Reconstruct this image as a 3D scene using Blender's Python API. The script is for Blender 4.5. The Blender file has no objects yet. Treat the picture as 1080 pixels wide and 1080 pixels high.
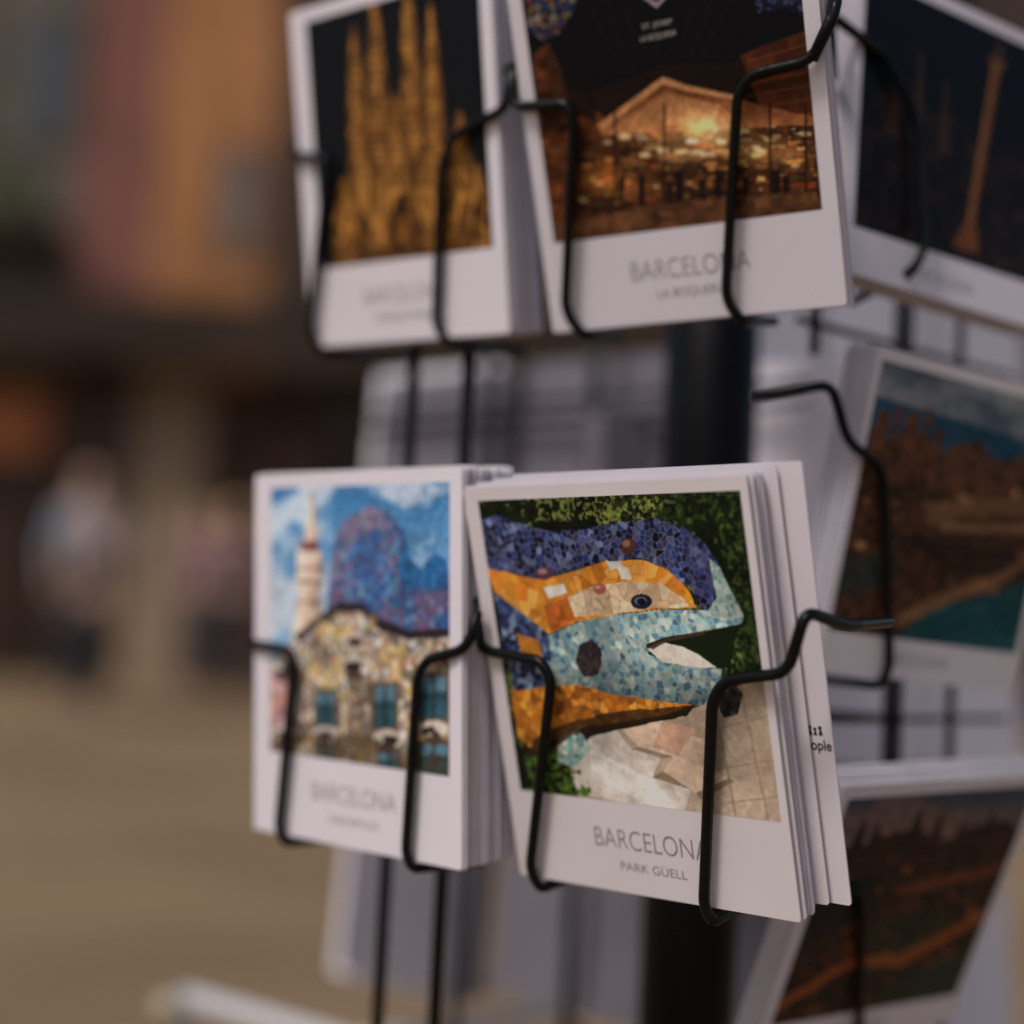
import bpy, bmesh, math, numpy as np
from mathutils import Vector, Matrix
rng=np.random.RandomState(7)
col=bpy.context.scene.collection
scene=bpy.context.scene
scene.view_settings.view_transform='Standard'; scene.view_settings.look='None'
scene.view_settings.exposure=0

# ------------------------------------------------------------------ materials
def lin(c):
    c=np.array(c,float)/255.0
    return np.where(c<=0.04045,c/12.92,((c+0.055)/1.055)**2.4)
def mat(name,base,rough=.6,var=.12,scale=8,metal=0,bump=0,bscale=200,coat=0,spec=.5):
    m=bpy.data.materials.new(name); m.use_nodes=True
    nt=m.node_tree; b=nt.nodes['Principled BSDF']
    b.inputs['Roughness'].default_value=rough; b.inputs['Metallic'].default_value=metal
    b.inputs['Coat Weight'].default_value=coat; b.inputs['Specular IOR Level'].default_value=spec
    tc=nt.nodes.new('ShaderNodeTexCoord'); nz=nt.nodes.new('ShaderNodeTexNoise')
    nz.inputs['Scale'].default_value=scale; nz.inputs['Detail'].default_value=5
    nt.links.new(tc.outputs['Object'],nz.inputs['Vector'])
    cr=nt.nodes.new('ShaderNodeValToRGB')
    a=[max(0,x*(1-var)) for x in base]; c=[min(1,x*(1+var)) for x in base]
    cr.color_ramp.elements[0].position=.3; cr.color_ramp.elements[1].position=.7
    cr.color_ramp.elements[0].color=(*a,1); cr.color_ramp.elements[1].color=(*c,1)
    nt.links.new(nz.outputs['Fac'],cr.inputs['Fac']); nt.links.new(cr.outputs['Color'],b.inputs['Base Color'])
    if bump:
        n2=nt.nodes.new('ShaderNodeTexNoise'); n2.inputs['Scale'].default_value=bscale
        nt.links.new(tc.outputs['Object'],n2.inputs['Vector'])
        bp=nt.nodes.new('ShaderNodeBump'); bp.inputs['Strength'].default_value=bump; bp.inputs['Distance'].default_value=.001
        nt.links.new(n2.outputs['Fac'],bp.inputs['Height']); nt.links.new(bp.outputs['Normal'],b.inputs['Normal'])
    return m
M_paper=mat('card_paper',(.745,.690,.755),.5,.02,30,spec=.3)
M_edge=mat('card_paper_edge',(.60,.56,.61),.7,.14,60,spec=.2)
M_cream=mat('cream_card_paper',(.73,.672,.70),.5,.03,30,spec=.3)
M_back=mat('shaded_card_back',(.155,.142,.168),.7,.10,20,spec=.2)  # white card backs with the shade inside the rack put into the colour
M_wire=mat('black_coated_wire',(.004,.004,.0045),.30,.2,80,bump=.15,bscale=600,spec=.20)
M_pole=mat('black_painted_steel',(.004,.004,.005),.36,.2,30,bump=.1,bscale=300,spec=.14)
M_ink=mat('grey_ink',(.25,.23,.27),.5,.05)
M_inkd=mat('black_ink',(.03,.03,.03),.5,.05)
M_inkw=mat('pale_ink',(.40,.38,.36),.5,.05)
M_white=mat('white_painted_metal',(.66,.66,.70),.4,.04,10)
def pic_mat():
    m=bpy.data.materials.new('printed_gloss'); m.use_nodes=True
    nt=m.node_tree; b=nt.nodes['Principled BSDF']
    at=nt.nodes.new('ShaderNodeAttribute'); at.attribute_name='print'
    nt.links.new(at.outputs['Color'],b.inputs['Base Color'])
    b.inputs['Roughness'].default_value=.38; b.inputs['Specular IOR Level'].default_value=.15
    return m
M_pic=pic_mat()

# ------------------------------------------------------------------ helpers
def link(ob,parent=None):
    col.objects.link(ob)
    if parent is not None: ob.parent=parent
    return ob
def empty(name,loc=(0,0,0)):
    e=bpy.data.objects.new(name,None); e.location=loc; e.empty_display_size=.1; col.objects.link(e); return e
def meshobj(name,bm,m,parent=None,smooth=False):
    me=bpy.data.meshes.new(name); bm.to_mesh(me); bm.free()
    if m: me.materials.append(m)
    if smooth:
        for p in me.polygons: p.use_smooth=True
    return link(bpy.data.objects.new(name,me),parent)
def addbox(bm,lo,hi):
    v=[bm.verts.new((x,y,z)) for x in (lo[0],hi[0]) for y in (lo[1],hi[1]) for z in (lo[2],hi[2])]
    for f in [(0,1,3,2),(4,6,7,5),(0,4,5,1),(2,3,7,6),(0,2,6,4),(1,5,7,3)]:
        bm.faces.new([v[i] for i in f])
def boxes(name,L,m,parent=None,bevel=0):
    bm=bmesh.new()
    for lo,hi in L: addbox(bm,lo,hi)
    if bevel: bmesh.ops.bevel(bm,geom=bm.edges[:],offset=bevel,segments=2,affect='EDGES')
    bmesh.ops.recalc_face_normals(bm,faces=bm.faces)
    return meshobj(name,bm,m,parent)
def fillet(pts,rad=.005,n=6):
    P=[Vector(p) for p in pts]; out=[P[0]]
    for i in range(1,len(P)-1):
        a,b,c=P[i-1],P[i],P[i+1]
        la,lc=(a-b).length,(c-b).length
        r=min(rad,la*.48,lc*.48)
        s=b+(a-b).normalized()*r; e=b+(c-b).normalized()*r
        for k in range(n+1):
            t=k/n; out.append(s*(1-t)**2+b*2*t*(1-t)+e*t*t)
    out.append(P[-1]); return out
def tube_bm(bm,pts,r,seg=12):
    rings=[]; prev=None
    for i,p in enumerate(pts):
        a=pts[max(0,i-1)]; b=pts[min(len(pts)-1,i+1)]; t=(b-a).normalized()
        if prev is None: u=t.orthogonal().normalized()
        else: u=(prev-t*prev.dot(t)).normalized()
        prev=u; w=t.cross(u)
        rings.append([bm.verts.new(p+u*math.cos(2*math.pi*k/seg)*r+w*math.sin(2*math.pi*k/seg)*r) for k in range(seg)])
    for a,b in zip(rings,rings[1:]):
        for k in range(seg): bm.faces.new((a[k],a[(k+1)%seg],b[(k+1)%seg],b[k]))
    bm.faces.new(rings[0][::-1]); bm.faces.new(rings[-1])
def wires(name,paths,m,parent,r=.0016,rad=.005):
    bm=bmesh.new()
    for p in paths: tube_bm(bm,fillet(p,rad),r)
    bmesh.ops.recalc_face_normals(bm,faces=bm.faces)
    return meshobj(name,bm,m,parent,True)
def text(name,s,cx,cy,w,h,m,parent,thin=.0,z=.0001):
    cu=bpy.data.curves.new('t','FONT'); cu.body=s; cu.size=1; cu.align_x='LEFT'; cu.offset=-thin; cu.extrude=0
    ob=bpy.data.objects.new('t',cu); col.objects.link(ob)
    bpy.context.view_layer.update()
    dg=bpy.context.evaluated_depsgraph_get()
    me=bpy.data.meshes.new_from_object(ob.evaluated_get(dg))
    bpy.data.objects.remove(ob)
    c=np.zeros(len(me.vertices)*3); me.vertices.foreach_get('co',c); c=c.reshape(-1,3)
    lo,hi=c.min(0),c.max(0)
    c[:,0]=(c[:,0]-(lo[0]+hi[0])/2)*w/(hi[0]-lo[0])+cx
    c[:,1]=(c[:,1]-(lo[1]+hi[1])/2)*h/(hi[1]-lo[1])+cy
    c[:,2]=z
    me.vertices.foreach_set('co',c.ravel()); me.update(); me.name=name
    me.materials.clear(); me.materials.append(m)
    return link(bpy.data.objects.new(name,me),parent)

# ------------------------------------------------------------------ camera
up=np.array([.05,.9957,-.0767]); up/=np.linalg.norm(up)
fw=np.array([0,0,-1.0]); fy=fw-fw.dot(up)*up; fy/=np.linalg.norm(fy); fx=np.cross(fy,up)
cam=bpy.data.cameras.new('camera'); cam.lens=50.93; cam.sensor_width=36; cam.clip_start=.02; cam.clip_end=600
cam.dof.use_dof=True; cam.dof.focus_distance=.419; cam.dof.aperture_fstop=2.75; cam.dof.aperture_blades=0
co=bpy.data.objects.new('camera',cam); col.objects.link(co)
Mx=Matrix(((*fx,0),(*fy,0),(*up,.75),(0,0,0,1))); co.matrix_world=Mx
scene.camera=co

# ------------------------------------------------------------------ artwork painters
def hom(dst):
    src=[(0,0),(1,0),(1,1),(0,1)]; A=[];b=[]
    for (u,v),(x,y) in zip(src,dst):
        A.append([u,v,1,0,0,0,-u*x,-v*x]); b.append(x)
        A.append([0,0,0,u,v,1,-u*y,-v*y]); b.append(y)
    return np.append(np.linalg.solve(np.array(A,float),np.array(b,float)),1).reshape(3,3)
class Art:
    def __init__(s,nx,ny,rect,quad=None,seed=1,W=102.,H=128.):
        s.nx,s.ny=nx,ny; s.rect=rect; s.r=np.random.RandomState(seed)
        s.U,s.V=np.meshgrid(np.linspace(0,1,nx),np.linspace(0,1,ny))
        cu=(rect[0]+s.U*(rect[2]-rect[0]))/W; cv=(rect[1]+s.V*(rect[3]-rect[1]))/H
        if quad:
            h=hom(quad); w=h[2,0]*cu+h[2,1]*cv+h[2,2]
            s.X=(h[0,0]*cu+h[0,1]*cv+h[0,2])/w; s.Y=(h[1,0]*cu+h[1,1]*cv+h[1,2])/w
        else: s.X,s.Y=s.U*100,s.V*100
        s.img=np.zeros((ny,nx,3))
    def noise(s,sc,octv=4,ax=1,ay=1):
        out=np.zeros_like(s.U); amp=1;tot=0
        for o in range(octv):
            n=max(2,int(sc*2**o)); gx,gy=int(n*ax)+2,int(n*ay)+2
            g=s.r.rand(gy+1,gx+1)
            x=s.U*(gx-1); y=s.V*(gy-1); xi=x.astype(int); yi=y.astype(int)
            fx_=x-xi; fy_=y-yi; fx_=fx_*fx_*(3-2*fx_); fy_=fy_*fy_*(3-2*fy_)
            v=(g[yi,xi]*(1-fx_)+g[yi,xi+1]*fx_)*(1-fy_)+(g[yi+1,xi]*(1-fx_)+g[yi+1,xi+1]*fx_)*fy_
            out+=v*amp; tot+=amp; amp*=.55
        return out/tot
    def voro(s,n,jit=1.0):
        wx=(s.noise(9,2)-.5)*.9; wy=(s.noise(9,2)-.5)*.9
        x=np.clip(s.U*n+wx,0,n+.9); y=np.clip(s.V*n+wy,0,n+.9); g=s.r.rand(n+5,n+5,5)
        xi=x.astype(int); yi=y.astype(int)
        d1=np.full(x.shape,9.); d2=np.full(x.shape,9.); idr=np.zeros(x.shape+(3,))
        for dx in (-1,0,1):
            for dy in (-1,0,1):
                cx=xi+dx+1; cy=yi+dy+1; q=g[cy,cx]
                px=xi+dx+.5+(q[...,0]-.5)*jit; py=yi+dy+.5+(q[...,1]-.5)*jit
                d=np.maximum(abs(px-x),abs(py-y))*.5+np.hypot(px-x,py-y)*.5; m=d<d1
                d2=np.where(m,d1,np.minimum(d2,d)); idr[m]=q[m][:,2:5]; d1=np.where(m,d,d1)
        return idr,d2-d1,d1
    def poly(s,pts,wob=0):
        X,Y=s.X,s.Y
        if wob: X=X+(s.noise(14,3)-.5)*wob*2; Y=Y+(s.noise(14,3)-.5)*wob*2
        ins=np.zeros(X.shape,bool); n=len(pts)
        for i in range(n):
            x1,y1=pts[i]; x2,y2=pts[(i+1)%n]
            if y1==y2: continue
            c=((y1>Y)!=(y2>Y))&(X<(x2-x1)*(Y-y1)/(y2-y1)+x1); ins^=c
        return ins
    def ell(s,cx,cy,rx,ry): return ((s.X-cx)/rx)**2+((s.Y-cy)/ry)**2<1
    def put(s,mask,c,a=1.0):
        c=np.array(c,float)
        if c.ndim==1: c=np.broadcast_to(c,s.img.shape)
        m=(mask.astype(float)*a)[...,None]; s.img=s.img*(1-m)+c*m
    def grad(s,c1,c2,t): t=np.clip(t,0,1)[...,None]; return np.array(c1,float)*(1-t)+np.array(c2,float)*t
    def mosaic(s,mask,pal,n,grout=(180,175,160),gw=.12,var=.3,ga=1.0):
        idr,e,_=s.voro(n); pal=np.array(pal,float)
        k=np.minimum((idr[...,0]*len(pal)).astype(int),len(pal)-1)
        c=pal[k]*(1-var/2+var*idr[...,1])[...,None]
        t=(np.clip((gw*1.5-e)/gw,0,1)*ga)[...,None]
        c=c*(1-t)+np.array(grout,float)*t; s.put(mask,c)
    def glow(s,cx,cy,r,c,a):
        t=np.exp(-(((s.X-cx)/r)**2+((s.Y-cy)/(r*.6))**2))*a
        s.img=s.img+np.array(c,float)*t[...,None]
    def blobs(s,mask,n,x0,x1,y0,y1,pal,smin,smax,a=.85,flat=.6):
        r=s.r
        for _ in range(n):
            cx=r.uniform(x0,x1); cy=r.uniform(y0,y1); w=r.uniform(smin,smax); h=w*r.uniform(.3,1)*flat
            c=np.array(pal[r.randint(len(pal))],float)*r.uniform(.6,1.15)
            k=s.ell(cx,cy,w,h) if r.rand()<.5 else ((abs(s.X-cx)<w)&(abs(s.Y-cy)<h))
            s.put(k&mask,c,a*r.uniform(.5,1))
    def blur(s,k=1):
        for _ in range(k):
            p=np.pad(s.img,((1,1),(1,1),(0,0)),'edge')
            s.img=(p[1:-1,1:-1]*2+p[:-2,1:-1]+p[2:,1:-1]+p[1:-1,:-2]+p[1:-1,2:])/6
    def build(s,parent,gain=1.3,z=.00005,name='printed_picture',grain=.3,bl=0,scale=1.0):
        if bl: s.blur(bl)
        s.img=s.img*(1-grain/2+grain*s.noise(55,3))[...,None]
        img=np.clip(s.img,0,255); L=lin(img)*gain; L=np.clip(L,0.002,.9)
        ny,nx=s.ny,s.nx; x0,y0,x1,y1=[a*scale/1000 for a in s.rect]
        co_=np.zeros((ny*nx,3),np.float32); co_[:,0]=(x0+s.U*(x1-x0)).ravel(); co_[:,1]=-(y0+s.V*(y1-y0)).ravel(); co_[:,2]=z
        idx=np.arange(ny*nx).reshape(ny,nx)
        q=np.stack([idx[1:,:-1],idx[1:,1:],idx[:-1,1:],idx[:-1,:-1]],-1).reshape(-1,4)
        me=bpy.data.meshes.new(name); nf=len(q)
        me.vertices.add(ny*nx); me.vertices.foreach_set('co',co_.ravel())
        me.loops.add(nf*4); me.loops.foreach_set('vertex_index',q.ravel().astype(np.int32))
        me.polygons.add(nf); me.polygons.foreach_set('loop_start',np.arange(0,nf*4,4,dtype=np.int32))
        me.update(calc_edges=True)
        at=me.color_attributes.new('print','FLOAT_COLOR','POINT')
        rgba=np.ones((ny*nx,4),np.float32); rgba[:,:3]=L.reshape(-1,3); at.data.foreach_set('color',rgba.ravel())
        me.materials.append(M_pic)
        return link(bpy.data.objects.new(name,me),parent)

def art_mosaic(parent):
    a=Art(420,420,(5.5,4,99.5,98.5),[(487,513),(788,503),(843,972),(551,925)],3)
    n=a.noise(5,5); idr,e,_=a.voro(64); id2,_,_=a.voro(100)
    a.put(n>-1,a.grad((8,13,9),(44,58,26),n*2.0-.6))
    a.put((idr[...,0]*.75+n*.7>.93),a.grad((36,54,24),(112,124,60),idr[...,1]))
    a.put((id2[...,0]<.30),(7,10,8),.8)
    a.put(a.poly([(560,515),(680,512),(700,545),(640,552),(570,550)],6)&(id2[...,2]>.62),(160,160,80),.6)
    a.put(a.poly([(500,515),(560,515),(560,545),(500,545)],6)&(id2[...,2]>.5),(12,16,10),.6)
    a.put(a.poly([(700,515),(830,515),(830,720),(790,720),(760,600)])&(n>-1),(10,18,10),.4)
    a.put(a.poly([(740,515),(830,515),(830,705),(775,700),(770,600)],4)&(id2[...,2]>.7),(60,84,34),.6)
    # stone paving and pale steps
    pv=a.grad((146,126,108),(188,170,150),a.noise(6,4))
    a.put(a.poly([(600,790),(640,768),(700,757),(780,725),(840,705),(850,900),(560,850)]),pv)
    st=a.noise(10,3)
    for p,c in [([(622,778),(652,772),(668,792),(700,800),(690,822),(730,832),(722,862),(640,845),(600,835)],(196,186,176)),
              ([(655,770),(700,762),(722,776),(752,783),(740,808),(768,822),(735,838),(700,815),(712,800),(676,790)],(196,170,148)),
              ([(622,778),(640,800),(690,824),(722,862),(700,858),(625,820)],(214,210,202)),
              ([(700,762),(735,770),(716,800),(690,790)],(178,142,120))]:
        a.put(a.poly(p,1.5),np.array(c,float)*(0.84+.32*st)[...,None])
    for p in [[(668,792),(676,790),(712,800),(700,802)],[(690,822),(700,815),(735,838),(728,834)],[(735,838),(770,822),(775,826),(740,845)]]:
        a.put(a.poly(p),(112,92,76),.7)
    for p in [[(752,735),(754,735),(778,866),(775,866)],[(780,725),(782,725),(812,870),(809,870)],[(755,770),(828,752),(828,754),(755,772)],[(758,812),(830,800),(830,802),(758,814)],[(765,848),(835,838),(835,840),(765,850)]]:
        a.put(a.poly(p,1),(120,100,84),.45)
    # shadow and greenery below the neck
    a.put(a.poly([(552,770),(600,760),(690,752),(735,745),(725,757),(670,768),(625,778),(600,800),(615,850),(555,850)],2),(26,24,16))
    a.put(a.poly([(556,800),(590,785),(604,800),(630,840),(560,845)],3)&(idr[...,0]>.35),a.grad((34,58,22),(104,138,52),id2[...,1]))
    a.mosaic(a.poly([(590,778),(612,770),(625,790),(608,812),(590,806)],1),[(110,156,150),(180,188,172),(70,124,132)],56,(170,170,160),.12)
    # lower jaw, neck
    a.mosaic(a.poly([(540,728),(575,718),(620,722),(680,735),(742,742),(700,757),(650,764),(605,772),(566,796),(548,780)],1.5),
             [(190,116,34),(170,98,28),(206,136,50),(132,76,28)],36,(124,84,44),.1,.3,.8)
    a.put(a.poly([(556,800),(566,780),(605,762),(655,752),(742,745),(700,760),(650,768),(605,778),(575,800)],2),(40,26,16),.75)
    # left side blue and dark stripes
    a.mosaic(a.poly([(520,625),(545,640),(585,665),(600,700),(592,722),(545,732),(535,690)],1.5),
             [(32,44,90),(56,80,130),(18,24,50),(110,130,156)],50,(120,120,132),.09,.3,.7)
    a.put(a.poly([(545,668),(570,676),(575,700),(552,694)],1),(176,112,40))
    # face
    face=a.poly([(580,672),(612,657),(650,650),(700,644),(745,646),(785,652),(782,660),(742,668),(705,674),(684,681),(686,692),(712,703),(762,708),(760,728),(742,746),(700,742),(650,735),(612,724),(585,725)],1)
    a.mosaic(face,[(116,154,162),(92,136,152),(148,176,176),(176,188,180),(76,114,138),(130,160,158),(160,176,172)],50,(188,190,182),.10,.3,.7)
    a.put(face&(a.noise(4,3)>.60),(52,88,112),.3)
    sh=np.clip((a.Y-685)/60,0,1)*.38
    a.img=np.where(face[...,None],a.img*(1-sh[...,None]),a.img)
    # open mouth
    a.put(a.poly([(684,686),(700,679),(745,668),(783,660),(775,680),(770,706),(757,707),(738,692),(720,683)],.6),(18,27,14))
    a.put(a.poly([(684,686),(700,679),(722,684),(738,692),(756,706),(735,706),(700,700)],.8),(204,194,182))
    a.put(a.poly([(684,683),(704,675),(745,668),(745,671),(704,679),(690,687)]),(60,45,40),.9)
    # orange band and cream cheek
    ob_=a.poly([(512,596),(545,606),(575,612),(605,603),(640,592),(680,591),(712,604),(730,628),(736,643),(700,644),(650,650),(612,657),(580,670),(548,645),(522,625)],1)
    a.mosaic(ob_,[(216,144,54),(206,130,44),(220,154,72),(200,120,40)],24,(176,112,50),.05,.2,.8)
    a.mosaic(a.poly([(596,632),(625,620),(660,614),(700,617),(722,632),(728,642),(690,643),(640,650),(606,652)],1),
             [(208,180,148),(196,164,130),(214,192,160)],24,(158,132,106),.05,.15,.8)
    a.mosaic(a.poly([(575,640),(600,630),(608,655),(582,668)],1),[(200,112,42),(186,94,36)],26,(150,90,40),.06)
    for p in [[(652,598),(664,600),(668,612),(657,612)],[(574,620),(596,616),(600,626),(580,632)],[(640,592),(655,590),(658,600),(645,602)]]:
        a.put(a.poly(p,.5),(214,212,202))
    # blue crown
    cr=a.poly([(500,545),(525,542),(552,551),(585,561),(620,558),(655,549),(690,548),(722,557),(745,574),(758,598),(756,636),(748,648),(738,642),(728,620),(706,602),(680,591),(640,592),(605,602),(575,612),(545,606),(512,598),(505,570)],3)
    a.mosaic(cr,[(28,38,80),(42,58,108),(18,24,52),(54,60,98),(34,46,90),(92,104,142),(14,16,36),(66,68,104)],48,(128,126,142),.09,.55,.75)
    a.put(cr&(a.noise(5,3)>.6),(40,34,60),.35)
    a.mosaic(a.poly([(748,590),(760,600),(785,652),(768,658),(745,650),(757,632)],1),[(134,160,154),(160,174,164),(104,134,134)],50,(170,172,160),.1)
    a.mosaic(a.poly([(757,722),(774,720),(784,735),(778,755),(764,758),(756,742)],1.5),[(30,26,32),(48,44,50),(62,60,58)],56,(46,42,40),.12)
    # eye, nostril, bosses
    a.put(a.ell(678,636,11,8),(24,28,46)); a.put(a.ell(677,635,6.5,4.5),(86,94,112)); a.put(a.ell(678,636,4.5,3.4),(15,16,26))
    a.mosaic(a.poly([(612,682),(624,677),(636,686),(638,700),(632,714),(618,717),(608,702)],2.5),[(28,26,34),(44,36,40),(58,48,46)],80,(60,52,50),.1)
    a.put(a.ell(664,577,8,9),(84,46,40)); a.put(a.ell(662,574,4,4),(140,98,88)); a.put(a.ell(575,605,10,7),(86,54,64)); a.put(a.ell(573,603,5,3),(150,112,114))
    a.put(a.ell(634,622,7,6),(172,96,78)); a.put(a.ell(632,620,3,2),(206,160,142))
    a.img*= (0.80+.38*a.noise(4,3))[...,None]
    a.build(parent,1.30,bl=1,grain=.25)

def art_house(parent):
    a=Art(300,320,(9,5,96.5,99),[(270,497),(487,494),(487,916),(268,878)],5)
    n=a.noise(3,5,1,2)
    a.put(n>-1,a.grad((58,116,168),(128,164,196),(a.Y-510)/160))
    t=np.clip((n-.44)*7,0,1); a.img=a.img*(1-t[...,None]*.8)+np.array((204,210,222),float)*t[...,None]*.8
    roof=a.poly([(345,650),(350,600),(356,565),(368,545),(390,533),(412,540),(428,560),(434,590),(446,600),(458,585),(470,590),(480,650),(480,680),(345,680)],2)
    a.mosaic(roof,[(84,120,164),(60,96,152),(110,110,150),(120,104,134),(94,146,176),(50,76,122)],50,(60,76,120),.08,.5)
    a.put(a.poly([(352,590),(358,562),(370,545),(390,533),(412,540),(424,556),(404,554),(384,562),(366,580),(356,620)],2),(140,116,132),.6)
    a.put(a.poly([(428,560),(434,590),(446,600),(458,585),(470,590),(475,620),(440,632),(420,600)],2),(30,100,160),.7)
    a.put(roof&(a.noise(9,3)>.56),(40,74,124),.5)
    a.put(roof&(a.Y>622)&(a.noise(14,2)>.45),(130,84,112),.5)
    for cx,y0,y1,w0,w1,c in [(331,516,545,2,3,(180,150,130)),(330,540,580,3,9,(196,170,152)),(328,578,620,13,14,(204,180,164)),(328,618,680,9,20,(192,168,150)),(328,568,580,9,10,(120,76,76))]:
        t=np.clip((a.Y-y0)/(y1-y0),0,1); q=(a.X-cx)/(w0+(w1-w0)*t+.01)
        a.put((a.Y>y0)&(a.Y<y1)&(abs(q)<1),np.array(c,float)*(.85+.4*a.noise(22,2)-.25*q)[...,None])
    for y0 in (596,610,632): a.put(a.poly([(314,y0),(344,y0+2),(344,y0+5),(314,y0+3)]),(120,80,66),.7)
    fac=a.poly([(286,700),(300,690),(315,668),(340,650),(360,638),(385,640),(400,655),(430,668),(480,668),(480,830),(280,830)],2)
    a.mosaic(fac,[(204,192,176),(176,154,134),(188,160,112),(150,138,156),(120,126,100),(214,204,192),(160,112,90),(96,92,84)],52,(150,138,122),.1,.4,.8)
    a.put(a.poly([(312,668),(340,648),(360,634),(385,637),(402,652),(430,664),(480,664),(480,672),(430,674),(398,662),(384,646),(360,644),(340,656),(318,676)],1.5),(44,34,40))
    a.put(fac&(a.noise(10,3)>.58),(84,66,52),.5)
    a.put(fac&(a.noise(14,2)>.66),(214,170,90),.5)
    a.put((fac)&(a.X<312),(170,110,130),.5)
    for (cx,cy,w,h) in [(345,748,10,18),(408,745,11,22),(458,735,14,22),(345,800,9,14),(412,805,11,14),(458,800,14,16)]:
        a.put((abs(a.X-cx)<w+3)&(abs(a.Y-cy)<h+4),(92,74,54)); a.put((abs(a.X-cx)<w)&(abs(a.Y-cy)<h),(44,78,90))
        a.put((abs(a.X-cx)<w)&(a.Y>cy-h)&(a.Y<cy-h*.3),(110,140,160),.6)
        a.put((abs(a.X-cx)<1.5)&(abs(a.Y-cy)<h),(36,44,44)); a.put((abs(a.X-cx)<w)&(abs(a.Y-cy)<1.2),(36,44,44))
    for cx,cy in [(376,700),(302,702),(458,768),(300,775),(345,775),(410,778)]:
        a.put(a.ell(cx,cy,15,9),(190,180,168)); a.put(a.ell(cx,cy+3,12,6)&(a.noise(30,1)>.35),(44,36,36)); a.put(a.ell(cx,cy+12,9,5),(64,48,44),.8)
    a.put(a.ell(376,676,12,9),(190,172,160)); a.put(a.ell(376,677,8,5),(70,52,46))
    a.put(fac&(a.Y>775)&(a.noise(8,3)>.5),(70,56,40),.6)
    a.img*=(.85+.3*a.noise(4,3))[...,None]
    a.build(parent,1.22,bl=1,grain=.4)

def art_church(parent):
    a=Art(260,280,(9,5,96.5,98),[(309,8),(512,-44),(540,348),(326,372)],9)
    a.put(a.U>-1,a.grad((7,9,13),(16,16,20),a.V))
    n=a.noise(26,3,2,1); n2=a.noise(40,2,1.4,.5); big=a.noise(5,3)
    m=np.zeros(a.U.shape,bool); sh=np.zeros(a.U.shape)
    for cx,t,b,w in [(380,20,230,15),(402,-14,250,16),(437,-30,250,17),(459,2,250,15),(484,110,270,20),(362,180,300,22),(500,165,270,18),(420,90,260,20)]:
        tt=np.clip((a.Y-t)/(b-t),0,1); cc=cx+(a.Y-100)*.05; q=(a.X-cc)/(w*tt**.5*(.9+.25*n)+.01)
        k=(a.Y>t)&(abs(q)<1); m|=k; sh=np.where(k,np.clip(1-.8*q*q-.25*q,0,1),sh)
    k=a.poly([(352,300),(358,210),(378,178),(500,172),(520,215),(530,280),(530,300)],3); sh=np.where(k&~m,.75,sh); m|=k
    g=a.grad((64,38,14),(196,136,62),sh*.75+n*.9-.40)
    a.put(m,g); a.put(m&(n2>.60),(60,34,14),.7); a.put(m&(big>.6),(70,40,16),.35)
    a.put(m&((np.sin(a.Y*.7+a.X*.03)>.5))&(a.Y<190),(70,42,18),.5)
    for cx,cy,w,h in [(385,245,7,26),(425,232,11,34),(468,226,9,28),(505,225,6,20),(402,180,3,18),(440,175,3,18),(445,245,5,20)]:
        a.put(a.ell(cx,cy,w,h),(44,24,10),.85); a.put(a.ell(cx+2,cy+6,w*.4,h*.5),(186,120,48),.6)
    a.put(m&(a.Y>255),(56,32,14),.5)
    a.build(parent,1.10,bl=1,grain=.5)

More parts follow.
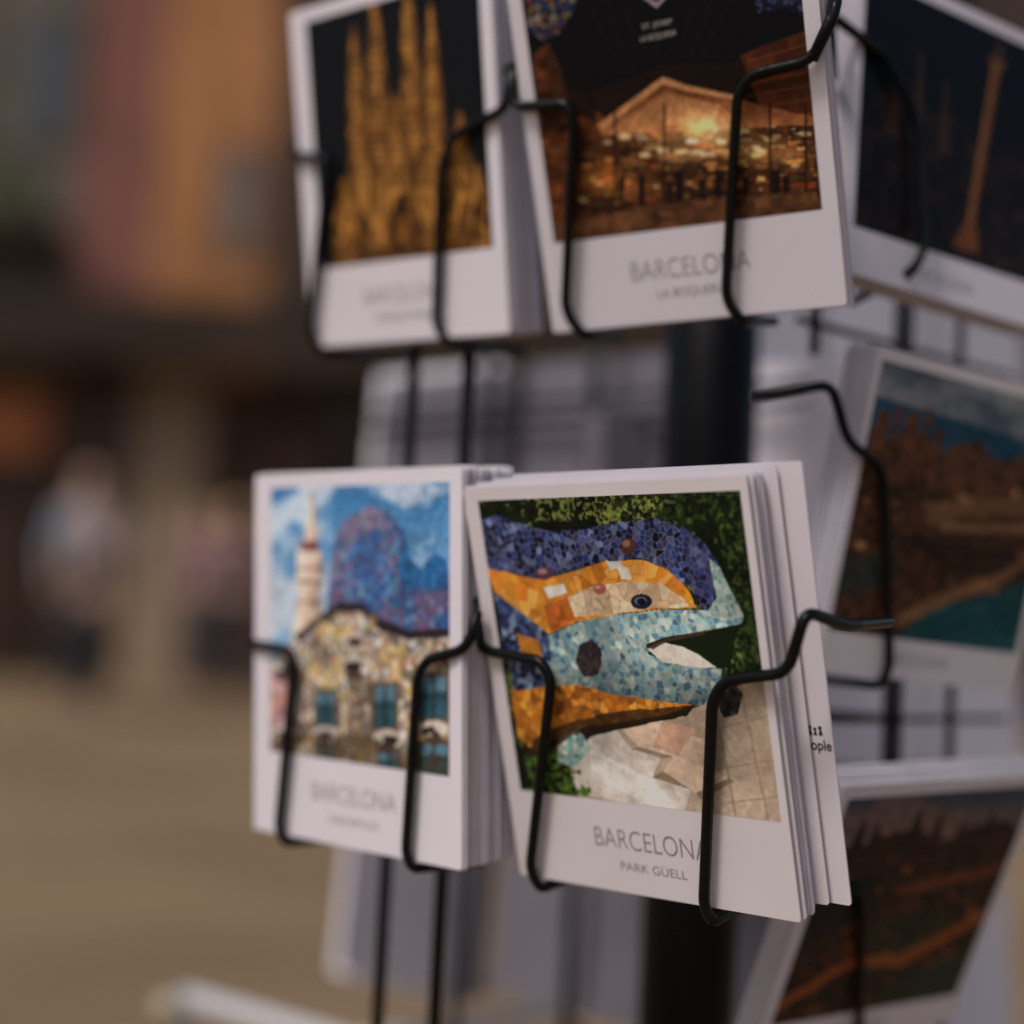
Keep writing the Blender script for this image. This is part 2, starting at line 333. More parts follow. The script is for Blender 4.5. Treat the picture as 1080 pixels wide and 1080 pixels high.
def art_market(parent):
    a=Art(360,360,(5,4,97,98),[(526,-60),(852,-140),(893,322),(583,350)],11)
    n=a.noise(20,4); big=a.noise(4,3); fine=a.noise(50,3)
    T=np.ones(a.U.shape,bool)
    a.put(T,a.grad((18,11,9),(34,20,14),big))
    a.put(a.poly([(535,-100),(870,-160),(858,60),(700,70),(620,100),(560,60)],2),(10,10,16))
    for k in range(9):
        x=560+k*34; a.put(a.poly([(x,-140),(x+2,-140),(690+(x-690)*.35+2,60),(690+(x-690)*.35,60)]),(34,32,36),.4)
    a.mosaic(a.poly([(552,-20),(612,-30),(606,8),(590,34),(572,44),(556,30)],3),[(130,104,52),(50,62,104),(100,46,38),(30,38,70),(130,126,118)],60,(20,18,20),.15)
    a.mosaic(a.poly([(775,-70),(850,-90),(856,24),(830,10),(800,16)],3),[(36,42,78),(20,26,52),(62,62,92)],60,(14,14,20),.15)
    left=a.poly([(560,60),(578,46),(600,96),(640,128),(640,245),(572,250)],2)
    a.put(left,a.grad((40,20,12),(116,62,30),n*1.8-.5))
    a.blobs(left,40,560,640,100,240,[(150,84,36),(26,14,10),(180,110,56),(60,30,20)],2,9,.7)
    a.put(a.poly([(590,60),(625,95),(628,130),(600,120)],2),(16,11,11),.8)
    # lit timber roof of the stalls
    roof=a.poly([(630,132),(698,84),(722,92),(778,104),(800,112),(862,118),(862,150),(640,165)])
    a.put(roof,a.grad((92,46,26),(196,126,76),(a.Y-75)/90+n*.6-.35))
    for k in range(12):
        x=626+k*16; a.put(roof&a.poly([(x,150),(x+2.4,150),(702+k*3,85),(700+k*3,85)]),(70,34,20),.5)
    a.put(a.poly([(628,134),(698,82),(724,91),(778,102),(778,107),(722,97),(699,90),(634,138)],.6),(206,150,98),.75)
    a.put(a.poly([(640,140),(699,98),(760,112),(752,138),(700,132),(660,148)],1.5),(226,170,110),.35)
    a.put(a.poly([(780,60),(856,30),(862,125),(800,112)],2),a.grad((40,18,12),(96,48,26),n*1.3-.1))
    for k in range(6): a.put(a.poly([(786,66+k*12),(860,44+k*15),(860,46+k*15),(786,68+k*12)]),(136,76,38),.5)
    # stalls and lights
    low=a.poly([(610,146),(862,132),(862,212),(600,236)],2)
    a.put(low,a.grad((34,18,10),(120,68,34),fine*1.2-.3))
    a.blobs(low,130,612,862,140,218,[(170,104,46),(60,30,16),(24,13,10),(200,140,76),(110,60,30),(146,60,30),(90,84,40)],3,13,.7,.45)
    a.blobs(low,150,612,862,140,208,[(226,170,100),(190,120,56),(244,210,150),(40,20,14),(150,70,34),(120,120,60)],1.2,5,.85,.6)
    a.blobs(low,34,640,850,132,172,[(255,240,206),(252,222,166)],1.5,8,.95,.5)
    for cx,cy,r_,c,al in [(745,140,34,(226,190,134),.75),(800,160,24,(200,150,90),.45),(690,150,18,(200,140,80),.35),(640,190,24,(200,120,44),.5),(835,165,18,(190,140,80),.45),(712,168,14,(220,180,120),.4),(672,200,22,(190,120,60),.35)]:
        a.glow(cx,cy,r_,c,al)
    for cx,hh in ((655,30),(676,34),(706,26),(716,38),(740,28),(757,38),(786,30),(818,38),(829,32)):
        w=2.5+cx%3; a.put((abs(a.X-cx)<w)&(a.Y>218-hh)&(a.Y<218),(20,13,15),.9); a.put(a.ell(cx,215-hh,2.6,3.6),(96,58,42))
    for cx in (603,648,700,775,812,850): a.put((abs(a.X-cx)<1.4)&(a.Y>110)&(a.Y<225),(36,18,12),.8)
    fl=a.poly([(580,238),(700,214),(862,202),(870,235),(580,262)],2)
    a.put(fl,a.grad((48,28,17),(128,84,54),n*1.4-.2)); a.blobs(fl,24,600,860,205,240,[(170,116,72),(36,22,16)],3,16,.5,.2)
    a.put(a.ell(636,216,32,7),(44,24,14),.85); a.blobs(a.ell(638,210,30,7),40,608,668,203,217,[(210,150,80),(160,80,36),(230,196,140),(110,120,60)],1.5,4,.9)
    # small shield emblem
    a.put(a.poly([(676,-16),(704,-22),(704,-2),(692,10),(678,0)]),(140,136,136)); a.put(a.poly([(680,-12),(700,-17),(700,-4),(692,5),(682,-2)]),(36,50,104)); a.put(a.poly([(688,-14),(693,-15),(693,3),(690,4)]),(140,46,46))
    a.build(parent,1.18,bl=1,grain=.4)

SC=.87   # the cards in the side column are a smaller format
def art_coast(parent):
    a=Art(300,300,(3,5,111,111.5),None,13); X,Y=a.X,a.Y
    n=a.noise(4,5,1,2); idr,e,_=a.voro(60); f=a.noise(26,3); T=X>-1
    a.put(T,a.grad((66,84,100),(146,148,150),n*2.0-.5+Y/60))
    a.put(Y>13+X*.04,a.grad((18,58,84),(44,92,112),n*1.5-.3+Y/90))
    city=(Y>25-(X*.02)+3*np.sin(X*.2)+4*(f-.5))
    a.put(city,a.grad((50,32,26),(136,88,60),idr[...,0]*.5+f*.9-.35))
    a.blobs(city,260,0,100,24,100,[(150,100,68),(34,24,24),(110,66,48),(180,132,92),(60,44,38),(90,58,46)],.6,3.2,.8,.8)
    for x0,y0,w in [(3,18,6),(11,15,3),(17,16,7),(27,13,3),(33,20,4),(42,24,9),(60,27,8),(74,28,6)]:
        a.put((X>x0)&(X<x0+w)&(Y>y0+2*(f-.5))&(Y<42),np.array((116,72,52),float)*(.6+.7*f)[...,None])
        for yy in range(int(y0)+2,42,3): a.put((X>x0+.5)&(X<x0+w-.5)&(Y>yy)&(Y<yy+1),(44,30,28),.6)
    a.put(a.poly([(34,50),(60,42),(100,38),(100,44),(62,48),(40,56)],2),(150,108,76),.6)
    a.put(a.poly([(44,54),(100,48),(100,51),(46,57)],1),(176,134,98),.7)
    a.put(a.poly([(22,60),(60,58),(100,62),(100,72),(50,70)],3),(38,28,26),.65)
    a.put(a.poly([(30,102),(50,86),(74,80),(101,70),(101,101)],2),a.grad((12,62,70),(30,92,96),n*1.4-.2))
    a.put(a.poly([(0,100),(24,93),(44,86),(32,101)],2),(96,64,48),.75)
    a.put(a.poly([(30,92),(56,79),(78,71),(101,58),(101,61),(80,75),(60,83),(34,96)],1),(160,116,80),.7)
    a.put(a.poly([(0,72),(24,68),(28,78),(10,86),(0,88)],2),(26,52,56),.6)
    a.blobs(a.poly([(30,102),(50,86),(101,70),(101,101)]),16,40,100,74,98,[(150,150,140),(90,110,110)],.6,2,.8)
    a.img*=(.80+.3*a.noise(3,2))[...,None]
    a.build(parent,.98,grain=.4,scale=SC)
def art_column(parent):
    a=Art(260,260,(3,5,111,109),None,17); X,Y=a.X,a.Y
    n=a.noise(5,4); f=a.noise(20,3)
    a.put(X>-1,a.grad((13,15,20),(9,9,11),Y/50+n*.5-.2))
    m=a.poly([(0,52),(14,40),(26,46),(30,30),(34,46),(50,42),(66,50),(100,48),(101,101),(-1,101)],2)
    a.put(m,a.grad((13,10,11),(50,31,22),f*1.5-.4))
    a.blobs(m,110,0,100,42,100,[(84,52,30),(10,8,9),(44,30,24),(110,72,40),(24,20,24)],.7,3.5,.6)
    for cx,t in [(30,22),(44,30),(18,34)]: a.put((abs(X-cx)<1.4+(Y-t)*.05)&(Y>t)&(Y<60),(76,52,36),.6)
    c=73-(Y-5)*.16
    a.put((abs(X-c)<2.2)&(Y>14)&(Y<84),(112,70,40)); a.put((abs(X-c+.8)<.7)&(Y>14)&(Y<84),(150,100,58))
    a.put((abs(X-c)<3.8)&(Y>11)&(Y<15),(120,80,46)); a.put((abs(X-c)<1.4)&(Y>4)&(Y<12),(76,54,40))
    a.put((abs(X-c)<3.5+(Y-84)*.35)&(Y>84)&(Y<95),(116,68,34))
    a.build(parent,.9,grain=.4,scale=SC)
def art_dusk(parent):
    a=Art(280,280,(5,6,111,112),None,19); X,Y=a.X,a.Y
    n=a.noise(3,5,1,2); idr,e,_=a.voro(60); f=a.noise(22,3)
    a.put(X>-1,a.grad((62,70,86),(122,98,92),Y/22+n*.7-.3))
    a.put(n>.56,(130,98,86),.5)
    hz=18+2.5*np.sin(X*.13)+4*(f-.5)
    a.put(Y>hz,a.grad((30,24,26),(76,48,38),f*1.5-.3))
    for cx,t in [(12,10),(20,12),(40,7),(52,9),(66,13),(80,10)]:
        a.put((abs(X-cx)<1+(Y-t)*.2)&(Y>t)&(Y<36),np.array((44,32,36),float)*(.7+.6*f)[...,None])
    c=Y>hz+5
    a.blobs(c,260,0,100,24,100,[(110,58,32),(20,22,28),(60,38,32),(150,84,44),(34,40,44),(80,44,32)],.7,4,.75,.7)
    a.blobs(c,90,0,100,30,100,[(224,120,50),(236,150,80)],.4,1.6,.9,.8)
    a.put(a.poly([(30,64),(50,54),(80,60),(70,80),(40,86)],3)&(idr[...,2]>.25),(28,48,36),.8)
    a.put(a.poly([(0,88),(30,72),(60,74),(100,58),(100,62),(62,80),(30,78),(0,94)],2),(176,92,44),.75)
    a.put(a.poly([(40,42),(100,36),(100,40),(44,46)],2),(160,82,46),.55)
    a.put(a.poly([(56,92),(100,74),(101,101),(50,101)],2),(34,56,44),.8)
    a.put(a.poly([(0,36),(30,32),(34,54),(0,62)],3),(18,30,38),.6)
    a.build(parent,1.05,grain=.4,scale=SC)

# ------------------------------------------------------------------ postcards
W,H=.102,.128; WW=.115*SC
POSE=dict(A=[-158,4538,7914,-395,164,-9],B=[-938,5240,7991,-407,44,0],C=[-133,4552,9705,-276,199,-21],S=[-953,5420,9797,-404,116,20],
          D=[1201,4788,8489,305,99,32],E=[1110,4830,9843,316,-15,30],F=[1133,4809,7023,314,245,-23])
def frame(o,psi,tau,rho=0):
    r=Vector((math.cos(psi),math.sin(psi),0)); n=Vector((math.sin(psi),-math.cos(psi),0))
    d=Vector((0,0,-1))*math.cos(tau)-n*math.sin(tau)
    r2=r*math.cos(rho)+d*math.sin(rho); d2=d*math.cos(rho)-r*math.sin(rho); n2=d2.cross(r2)
    return Matrix(((r2.x,-d2.x,n2.x,o.x),(r2.y,-d2.y,n2.y,o.y),(r2.z,-d2.z,n2.z,o.z),(0,0,0,1)))
def pose(k):
    v=POSE[k]; o=Vector((v[0]/1e4,v[1]/1e4,v[2]/1e4)); psi,tau,rho=[math.radians(x/10) for x in v[3:]]
    return frame(o,psi,tau,rho)
def card_mesh(name,m,W=W,H=H,thick=.0005,rad=.0012):
    bm=bmesh.new(); pts=[]
    for cx,cy,a0 in [(W-rad,-rad,0),(rad,-rad,90),(rad,-H+rad,180),(W-rad,-H+rad,270)]:
        for k in range(5):
            a=math.radians(a0+k*22.5); pts.append((cx+rad*math.cos(a),cy+rad*math.sin(a)))
    f=[bm.verts.new((x,y,0)) for x,y in pts]; b=[bm.verts.new((x,y,-thick)) for x,y in pts]
    bm.faces.new(f); bm.faces.new(b[::-1])
    for i in range(len(pts)):
        q=bm.faces.new((f[i],b[i],b[(i+1)%len(pts)],f[(i+1)%len(pts)])); q.material_index=1
    me=bpy.data.meshes.new(name); bm.to_mesh(me); bm.free(); me.materials.append(m); me.materials.append(M_edge); return me
ME_card=card_mesh('postcard',M_paper); ME_cream=card_mesh('postcard',M_cream); ME_back=card_mesh('postcard',M_back)
ME_wcard=card_mesh('postcard',M_paper,WW,H*SC); ME_wcream=card_mesh('postcard',M_cream,WW,H*SC)
def card(Mw,me,label,group,du=0,dv=0,w=0,rot=0,tilt=0):
    ob=bpy.data.objects.new('postcard',me); col.objects.link(ob)
    ob.matrix_world=Mw@Matrix.Translation((du,dv,w))@Matrix.Rotation(rot,4,'Z')@Matrix.Rotation(tilt,4,'Y')
    ob['label']=label; ob['category']='postcard'; ob['group']=group
    return ob
LAB=dict(A='white-bordered postcard of a colourful mosaic lizard head in a wire pocket',B='white-bordered postcard of an ornate blue-roofed mosaic house',
 C='white-bordered postcard of a brightly lit night market hall',S='white-bordered postcard of a golden lit church with spires at night',
 D='postcard of a coastal city and beach seen from above',E='dark night postcard with a lit monument column',F='postcard of a city skyline at orange dusk')
CAP=dict(A=('BARCELONA','PARK GÜELL'),B=('BARCELONA','CASA BATLLÓ'),C=('BARCELONA','LA BOQUERIA'),S=('BARCELONA','SAGRADA FAMILIA'),D=('BARCELONA',None),E=('BARCELONA',None),F=('BARCELONA',None))
ARTF=dict(A=art_mosaic,B=art_house,C=art_market,S=art_church,D=art_coast,E=art_column,F=art_dusk)
THK=dict(A=(9,.0085),B=(20,.024),C=(9,.009),S=(15,.017),D=(14,.015),E=(8,.010),F=(10,.011))
for k in 'ABCSDEF':
    Mw=pose(k); wide=k in 'DEF'
    mc,mp=(ME_wcream,ME_wcard) if wide else (ME_cream,ME_card)
    ob=card(Mw,mc if k in 'AD' else mp,LAB[k],'postcards in the wire pockets')
    ARTF[k](ob)
    t1,t2=CAP[k]
    if t2:
        cx=.0535 if k=='A' else .052
        text('caption_lettering',t1,cx,-.1105,.041,.0062,M_ink,ob,.013)
        text('caption_lettering',t2,cx,-.1188,.024 if k!='S' else .030,.0034,M_ink,ob,.006)
    else:
        text('caption_lettering',t1,.053*SC,-.1195*SC,.037*SC,.0050*SC,M_ink,ob,.013)
    if k=='C':
        text('emblem_lettering','ST. JOSEP',.0505,-.0350,.010,.0020,M_inkw,ob,.0,.00012)
        text('emblem_lettering','LA BOQUERIA',.0505,-.0385,.012,.0020,M_inkw,ob,.0,.00012)
    n,T=THK[k]; sgn=1 if k in 'ABCS' else -1
    for i in range(1,n+1):
        w=-T*i/n
        du=rng.uniform(-.0005,.0008)*sgn; dv=rng.uniform(-.0008,.0010); rot=rng.uniform(-.004,.004)
        card(Mw,mp if rng.rand()>.3 else mc,'plain-edged white postcard stacked behind others in its pocket','postcards in the wire pockets',du,dv,w,rot)
    if k=='A':
        for i,(du,rot) in enumerate([(.0035,.002),(.0105,-.006)]):
            last=card(Mw,ME_card,'white postcard slipped sideways, printed with small black lettering','postcards in the wire pockets',du,.0012+i*.0008,-T-.0018-.0018*i,rot)
        text('small_lettering','people',W-.0056,-.0812,.0100,.0040,M_inkd,last,-.016,.0001)
        bm=bmesh.new()
        for cx,cy,rr in [(W-.0068,-.0757,.0006),(W-.0052,-.0761,.0005),(W-.0036,-.0757,.0006)]:
            bmesh.ops.create_circle(bm,cap_ends=True,segments=14,radius=rr,matrix=Matrix.Translation((cx,cy,.0001)))
        for p in [(-.0075,-.0764,-.0061,-.0780),(-.0058,-.0767,-.0046,-.0779),(-.0042,-.0763,-.0029,-.0779)]:
            vs=[bm.verts.new((W+x,y,.0001)) for x,y in [(p[0],p[3]),(p[2],p[3]),(p[2]-.0003,p[1]),(p[0]+.0003,p[1])]]; bm.faces.new(vs)
        meshobj('small_emblem',bm,M_inkd,last)

# ------------------------------------------------------------------ rack
rack=empty('postcard_rack',(.084,.626,0))
rack['label']='black rotating wire postcard rack on a round steel pole'; rack['category']='postcard rack'
def keep(ob):
    ob.parent=rack; ob.matrix_parent_inverse=Matrix.Translation((-.084,-.626,0)); return ob
bm=bmesh.new(); bmesh.ops.create_cone(bm,cap_ends=True,segments=48,radius1=.0205,radius2=.0205,depth=1.5,matrix=Matrix.Translation((.084,.626,.75)))
keep(meshobj('pole',bm,M_pole,None,True))
bm=bmesh.new(); bmesh.ops.create_cone(bm,cap_ends=True,segments=48,radius1=.20,radius2=.19,depth=.02,matrix=Matrix.Translation((.084,.626,.01)))
keep(meshobj('round_foot',bm,M_pole,None))
def cw(k,path):
    Mw=pose(k); s=SC if k in 'DEF' else 1
    return [Mw@Vector((u*s/1000,-v*s/1000,w*s/1000)) for u,v,w in path]
HK={
 'A':([(-3,36,-3),(-2,52,1),(24,54,3),(27,60,3),(7,124,3),(9,131,2),(10,135,-28)],
      [(117,52,-45),(117,46,-18),(116,37,2),(109,54,3),(89,57,3),(84,63,3),(72,126,3),(74,131,3),(75,135,-28)]),
 'B':([(-4,58,-30),(-3,61,1),(22,62,3),(25,68,3),(17,125,3),(19,130,2),(20,133,-30)],
      [(107,46,-2),(104,58,0),(89,62,3),(85,68,3),(80,125,3),(82,130,2),(83,133,-30)]),
 'C':([(-2,38,-2),(-3,52,1),(18,54,3),(19,61,3),(7,121,3),(12,130,2),(14,134,-26)],
      [(107,38,-1),(106,43,1),(99,54,3),(80,55,3),(75,60,3),(64,122,3),(68,130,2),(70,134,-26)]),
 'S':([(-6,44,-6),(-5,53,1),(17,57,3),(18,63,3),(3,121,3),(6,130,2),(8,134,-40)],
      [(107,38,-1),(107,52,1),(84,58,3),(77,68,3),(70,123,3),(74,130,2),(75,134,-40)]),
 'D':([(-27,27,-33),(-21,19,1),(-9,39,3),(9,45,3),(14,52,3),(36,123,3),(34,131,2),(34,136,-30)],None),
 'E':([(-16,28,0),(13,38,3),(28,55,4),(34,70,4),(37,111,5),(33,121,4),(31,128,-28)],None),
 'F':([(-6,44,-26),(-2,44,1),(25,47,3),(29,53,3),(55,122,3),(54,131,2),(53,135,-26)],None)}
for k,(l,r) in HK.items():
    keep(wires('card_holder',[cw(k,l)]+([cw(k,r)] if r else []),M_wire,None,.0017))
eC=cw('C',[(106,43,1)])[0]; eE=cw('E',[(-16,28,0)])[0]
apex=(eC+eE)/2+Vector((0,0,.010))
keep(wires('corner_peak',[[cw('C',[(99,54,3)])[0],cw('C',[(106,42,1)])[0],apex,eE,cw('E',[(12,38,3)])[0]],
                          [apex+Vector((0,.002,-.012)),apex+Vector((.01,.04,-.014))]],M_wire,None,.0018,.004))
psA=math.radians(-39.5); rA=Vector((math.cos(psA),math.sin(psA),0)); nA=Vector((math.sin(psA),-math.cos(psA),0)); bA=Vector((.009,.48,0))
psD=math.radians(40); rD=Vector((math.cos(psD),math.sin(psD),0)); nD=Vector((math.sin(psD),-math.cos(psD),0)); bD=Vector((.12,.561,0)); bR=bD*SC
def fa(s,back,z): return bA+rA*s-nA*back+Vector((0,0,z))
def fd(s,back,z): return bD+rD*s-nD*back+Vector((0,0,z))
def fr(s,back,z): return bR+rD*s*SC-nD*back+Vector((0,0,z))
for s in (-.0915,-.063): keep(wires('upright_rod',[[fa(s,.032,.45),fa(s,.032,1.12)]],M_wire,None,.0025))
for s in (-.229,-.153): keep(wires('upright_rod',[[fa(s,.235,.45),fa(s,.235,1.12)]],M_wire,None,.0032))
for s,z0 in ((.096,.45),(.104,.45),(.145,.45),(.036,.855)): keep(wires('upright_rod',[[fr(s,.03,z0),fr(s,.03,1.12)]],M_wire,None,.0019))
for z in (.872,.862): keep(wires('cross_rod',[[fa(-.36,.240,z),fa(-.03,.240,z)]],M_wire,None,.0018))
for z in (.868,.72): keep(wires('cross_rod',[[fr(.03,.034,z),fr(.20,.034,z)]],M_wire,None,.0014))
keep(wires('cross_rod',[[fa(-.34,.262,.537),fa(-.03,.262,.563)]],M_wire,None,.0016))
for z in (.55,.72,1.06):
    P0=Vector((.084,.626,z))
    keep(wires('support_spoke',[[P0,fa(-.063,.032,z)],[P0,fr(.104,.03,z)],[P0,fa(-.153,.235,z)]],M_wire,None,.0018))
def stack(o,psi,tau,n,T,label,me,group='postcards in the far pockets'):
    Mw=frame(o,psi,tau)
    for i in range(n+1):
        card(Mw,me,label,group,rng.uniform(-.001,.001),rng.uniform(-.001,.001),-T*i/max(n,1),rng.uniform(-.006,.006))
GB='postcard back seen from behind in its pocket, coloured dark for rack shade'; LB='pale lilac postcard back seen from behind in its pocket'
for z,z2,z3 in ((.903,.893,.885),(.657,.672,.69)):
    stack(fa(-.355+.102,.285,z),psA+math.pi,math.radians(4),4,.010,LB,ME_card)
    stack(fa(-.325+.102,.262,z2),psA+math.pi,math.radians(4),5,.012,GB,ME_back)
    stack(fa(-.215+.102,.27,z2+.004),psA+math.pi,math.radians(4),5,.012,GB,ME_back)
    stack(fa(-.105+.102,.27,z3),psA+math.pi,math.radians(4),5,.012,LB if z>.8 else GB,ME_card if z>.8 else ME_back)
for s,zs,me in ((.085,(1.010,),ME_card),(.085,(.845,),ME_back),(.195,(1.01,.805,.60),ME_card),(.305,(1.01,.80,.60),ME_card),(.05,(.86,),ME_back)):
    for z in zs:
        stack(fd(s+.102,.17 if me is ME_card else .19,z),psD+math.pi,math.radians(4),4,.010,LB if me is ME_card else GB,me)

# ------------------------------------------------------------------ small white stand behind
st=empty('display_stand',(-.08,1.0,0)); st['label']='low white metal corner stand with thin rails'; st['category']='display stand'
c0=Vector((-.075,.86,0)); e1=Vector((-.128,.095,0)).normalized(); e2=Vector((.13,.10,0)).normalized(); L1,L2=.145,.30
def bar(a,b,w,h,name):
    d=(b-a).normalized(); s=Vector((-d.y,d.x,0))*w/2; u=Vector((0,0,h/2)) if abs(d.z)<.5 else Vector((0,h/2,0))
    if abs(d.z)>.5: s=Vector((w/2,0,0))
    bm=bmesh.new(); v=[bm.verts.new(p+i*s+j*u) for p in (a,b) for i,j in ((-1,-1),(1,-1),(1,1),(-1,1))]
    for f in [(0,1,2,3),(7,6,5,4),(0,4,5,1),(1,5,6,2),(2,6,7,3),(3,7,4,0)]: bm.faces.new([v[i] for i in f])
    bmesh.ops.recalc_face_normals(bm,faces=bm.faces); bmesh.ops.bevel(bm,geom=bm.edges[:],offset=.0015,segments=2,affect='EDGES')
    ob=meshobj(name,bm,M_white,None); ob.parent=st; ob.matrix_parent_inverse=Matrix.Translation((.08,-1.0,0)); return ob
Z=Vector((0,0,.503)); K=[c0,c0+e1*L1,c0+e2*L2]
for i in (1,2):
    a,b=K[0],K[i]; d=(b-a).normalized()*.005
    bar(a+Z+d,b+Z-d,.008,.010,'top_rail')
for i in range(3): bar(K[i],K[i]+Vector((0,0,.508)),.009,.009,'leg')
bm=bmesh.new(); bmesh.ops.create_uvsphere(bm,u_segments=20,v_segments=12,radius=.010,matrix=Matrix.Translation(K[1]+Vector((-.010,-.008,.497))))
kn=meshobj('bokeh_spot',bm,mat('cream_highlight',(.42,.36,.25),.4),None,True); kn.parent=st; kn.matrix_parent_inverse=Matrix.Translation((.08,-1.0,0))  # ball added for a cream out-of-focus highlight, not a part of the stand

# ------------------------------------------------------------------ setting
M_ground=mat('stone_paving',(.235,.160,.092),.85,.30,.7,bump=.3,bscale=30,spec=.2)
bm=bmesh.new(); bmesh.ops.create_grid(bm,x_segments=2,y_segments=2,size=250)
g=meshobj('ground',bm,M_ground); g['kind']='structure'
def building(name,label,x0,x1,y,zt,wallc,wins,extra=(),winc=(.05,.06,.07)):
    b=empty(name,((x0+x1)/2,y,0)); b['label']=label; b['category']='building'
    off=Matrix.Translation((-(x0+x1)/2,-y,0))
    def ad(o): o.parent=b; o.matrix_parent_inverse=off; return o
    m=mat(name+'_stucco',wallc,.9,.22,1.2)
    ad(boxes('wall',[((x0,y,0),(x1,y+4,zt))],m))
    mg=mat(name+'_glass',winc,.25,.2); mf=mat(name+'_frame',tuple(c*.5 for c in wallc),.7)
    for (a,c,d,e) in wins:
        ad(boxes('window_frame',[((a-.08,y-.06,d-.08),(a,y+.01,e+.08)),((c,y-.06,d-.08),(c+.08,y+.01,e+.08)),((a,y-.06,e),(c,y+.01,e+.08)),((a,y-.06,d-.08),(c,y+.01,d))],mf))
        ad(boxes('window_pane',[((a,y-.02,d),(c,y-.004,e))],mg))
    for nm,L,mm in extra: ad(boxes(nm,L,mm))
    return b
Mdk=mat('dark_timber',(.036,.022,.015),.8,.3,1.5,spec=.2); Mtan=mat('tan_stone',(.25,.175,.115),.9,.2,2); Mor=mat('orange_signboard',(.38,.115,.03),.6,.3,2)
Mgl=mat('shop_glass',(.045,.024,.016),.4,.6,1,spec=.2); Mred=mat('dark_red_shopfront',(.062,.027,.018),.7,.6,1); Mgrn=mat('balcony_plants',(.05,.065,.025),.9,.5,5)
building('grey_building','weathered grey-green rendered building with a planted balcony',-9,-4.42,14,9,(.125,.102,.078),[(-5.0,-4.6,5.3,6.5),(-6.2,-5.5,5.3,6.8)],
  [('balcony',[((-6.6,13.3,4.15),(-4.5,14,4.35))],Mdk),('plants',[((-6.4,13.35,4.35),(-4.7,13.7,4.75)),((-5.6,13.4,4.75),(-5.0,13.7,5.0))],Mgrn),
   ('signboard',[((-6.5,13.8,2.1),(-4.5,13.98,2.75))],Mor),('shopfront',[((-8.5,13.9,0.02),(-4.5,13.985,2.05))],Mgl)])
building('red_building','narrow dull red rendered building',-4.42,-3.66,14.02,9,(.195,.075,.058),[],[('shopfront',[((-4.36,13.93,.02),(-3.72,14.0,3.2))],Mgl)])
building('orange_building','narrow orange rendered building with a shuttered window',-3.66,-2.52,14,9,(.35,.150,.055),[(-3.0,-2.68,4.3,5.25)],
  [('stone_pier',[((-3.64,13.7,0),(-2.95,13.99,3.1))],Mtan),('shopfront',[((-2.9,13.9,.02),(-2.54,13.985,3.0))],Mred)],(.14,.12,.11))
building('brown_building','dark brown timber-fronted building with a red shopfront',-2.52,6,14.03,9,(.045,.027,.019),[(-1.9,-1.2,4.5,6.2),(0,.8,4.5,6.2)],
  [('shopfront',[((-2.4,13.9,.02),(5.5,14.0,2.6))],Mred)])
aw=empty('shop_awning',(-3,13.4,3.2)); aw['label']='long dark brown awning above the shopfronts'; aw['category']='awning'
o=boxes('canvas',[((-8.8,12.9,3.12),(4,13.68,3.22)),((-8.8,12.86,2.95),(4,12.895,3.22)),((-8.8,13.4,3.225),(4,13.68,3.65))],Mdk); o.parent=aw; o.matrix_parent_inverse=Matrix.Translation((3,-13.4,-3.2))

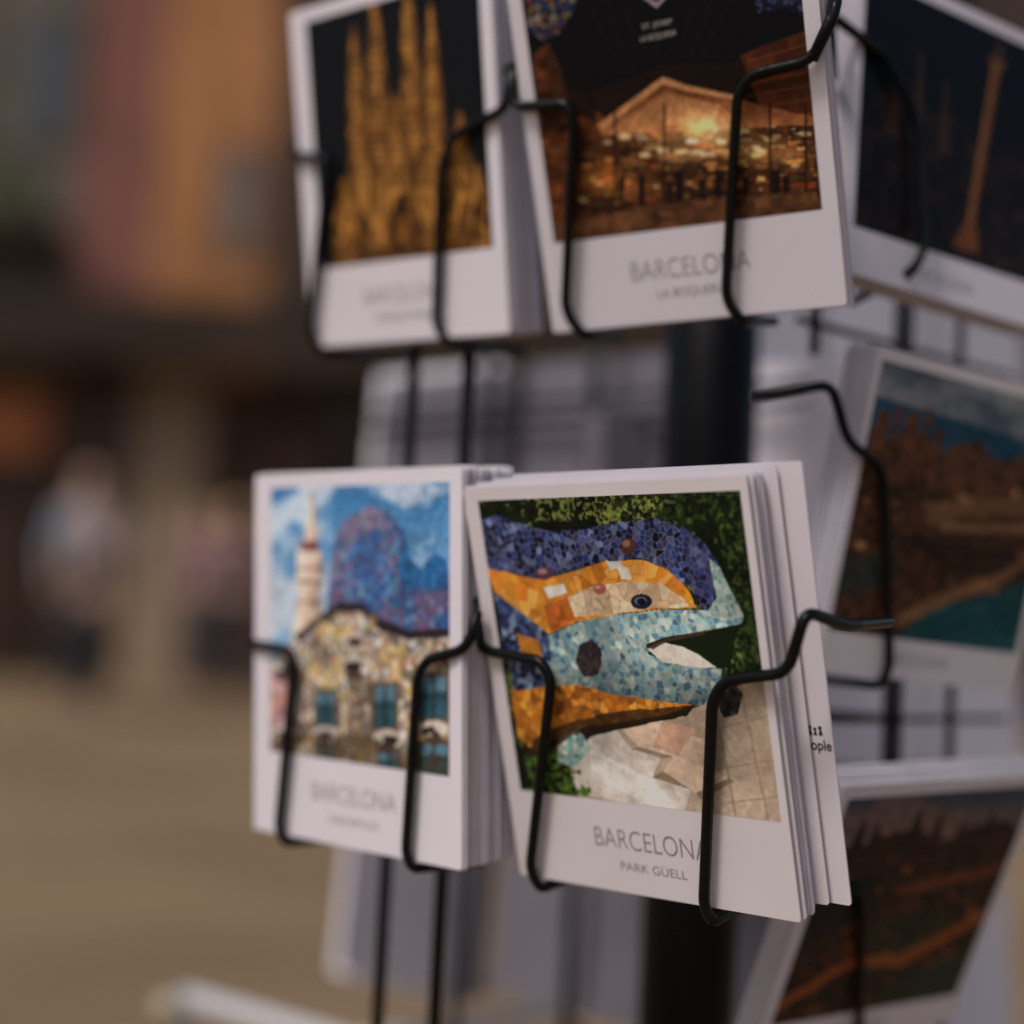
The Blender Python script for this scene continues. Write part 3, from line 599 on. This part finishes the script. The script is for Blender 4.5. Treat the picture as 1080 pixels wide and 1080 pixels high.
M_skin=mat('skin',(.50,.30,.21),.5,.05)
def skin_mesh(name,verts,edges,radii,m,root=0):
    me=bpy.data.meshes.new(name); me.from_pydata(verts,edges,[]); ob=bpy.data.objects.new(name,me); col.objects.link(ob)
    md=ob.modifiers.new('skin','SKIN'); md.use_smooth_shade=True
    for i,r in enumerate(radii): me.skin_vertices[0].data[i].radius=(r,r*.85)
    me.skin_vertices[0].data[root].use_root=True
    ob.modifiers.new('sub','SUBSURF').levels=1
    bpy.context.view_layer.update()
    m2=bpy.data.meshes.new_from_object(ob.evaluated_get(bpy.context.evaluated_depsgraph_get()))
    bpy.data.objects.remove(ob); m2.name=name; m2.materials.clear(); m2.materials.append(m)
    return bpy.data.objects.new(name,m2)
def person(loc,top,legs,hair,label,yaw=0,h=1.0,stride=.12):
    V=[(0,0,.95),(0,0,1.15),(0,0,1.38),(0,0,1.50),(0,-.01,1.62),(0,-.01,1.72),
       (-.09,0,.88),(-.10,-stride*.4,.48),(-.10,stride*.5,.08),(-.10,stride*.5-.14,.04),
       (.09,0,.88),(.10,-stride*.2,.48),(.10,-stride*.9,.08),(.10,-stride*.9-.14,.04),
       (-.17,0,1.40),(-.23,.03,1.13),(-.22,-.05,.90),(-.215,-.09,.80),
       (.17,0,1.40),(.23,-.02,1.13),(.22,-.09,.90),(.215,-.13,.80)]
    E=[(0,1),(1,2),(2,3),(3,4),(4,5),(0,6),(6,7),(7,8),(8,9),(0,10),(10,11),(11,12),(12,13),(2,14),(14,15),(15,16),(16,17),(2,18),(18,19),(19,20),(20,21)]
    Rr=[.13,.12,.14,.055,.095,.075,.085,.055,.038,.03,.085,.055,.038,.03,.055,.042,.03,.026,.055,.042,.03,.026]
    b=skin_mesh('person',V,E,Rr,M_skin); col.objects.link(b)
    sh=skin_mesh('shirt',[V[i] for i in (0,1,2)]+[V[14],V[15],(V[15][0],.0,1.0),V[18],V[19],(V[19][0],-.03,1.0)],[(0,1),(1,2),(2,3),(3,4),(4,5),(2,6),(6,7),(7,8)],[.15,.14,.16,.07,.057,.05,.07,.057,.05],top)
    tr=skin_mesh('trousers',[V[i] for i in (0,6,7,8,10,11,12)],[(0,1),(1,2),(2,3),(0,4),(4,5),(5,6)],[.145,.10,.07,.055,.10,.07,.055],legs)
    hr=skin_mesh('hair',[(0,.03,1.60),(0,.02,1.70),(0,.0,1.755)],[(0,1),(1,2)],[.085,.09,.06],hair)
    for c in (sh,tr,hr): link(c,b)
    b.location=loc; b.rotation_euler=(0,0,yaw); b.scale=(h,h,h)
    b['label']=label; b['category']='person'; b['group']='people walking in the street'
cl=lambda n,c: mat(n,c,.85,.15,6)
brown=cl('brown_hair',(.03,.02,.015))
person((-2.92,10,0),cl('pale_blue_shirt',(.25,.30,.37)),cl('navy_trousers',(.010,.014,.027)),brown,'person in a pale blue top and navy trousers walking',.4,.97)
person((-2.72,9.6,0),cl('dark_jacket',(.025,.027,.04)),cl('black_trousers',(.010,.010,.014)),brown,'person in a dark jacket and black trousers standing',-.5,.80)
person((-2.62,12.4,0),cl('pink_top',(.20,.10,.13)),cl('grey_trousers',(.05,.04,.05)),brown,'person in a dusty pink top facing the street',.1,.93)
person((-2.20,11.6,0),cl('plum_dress',(.10,.05,.08)),cl('dark_trousers',(.03,.025,.03)),cl('blond_hair',(.80,.50,.26)),'fair-haired person in a plum coloured top',3.0,.9)

# ------------------------------------------------------------------ light
w=bpy.data.worlds.new('World'); scene.world=w; w.use_nodes=True; nt=w.node_tree
sky=nt.nodes.new('ShaderNodeTexSky'); sky.sky_type='NISHITA'; sky.sun_disc=False
az=math.radians(222); el=math.radians(50)
sky.sun_elevation=el; sky.sun_rotation=az; sky.dust_density=3; sky.ozone_density=.6
nt.links.new(sky.outputs[0],nt.nodes['Background'].inputs[0]); nt.nodes['Background'].inputs[1].default_value=.090
sd=bpy.data.lights.new('sun','SUN'); sd.energy=1.85; sd.angle=math.radians(13); sd.color=(1,.945,.88)
so=bpy.data.objects.new('sun',sd); col.objects.link(so)
dirv=Vector((math.sin(az)*math.cos(el),math.cos(az)*math.cos(el),math.sin(el)))
so.rotation_euler=dirv.to_track_quat('Z','Y').to_euler()
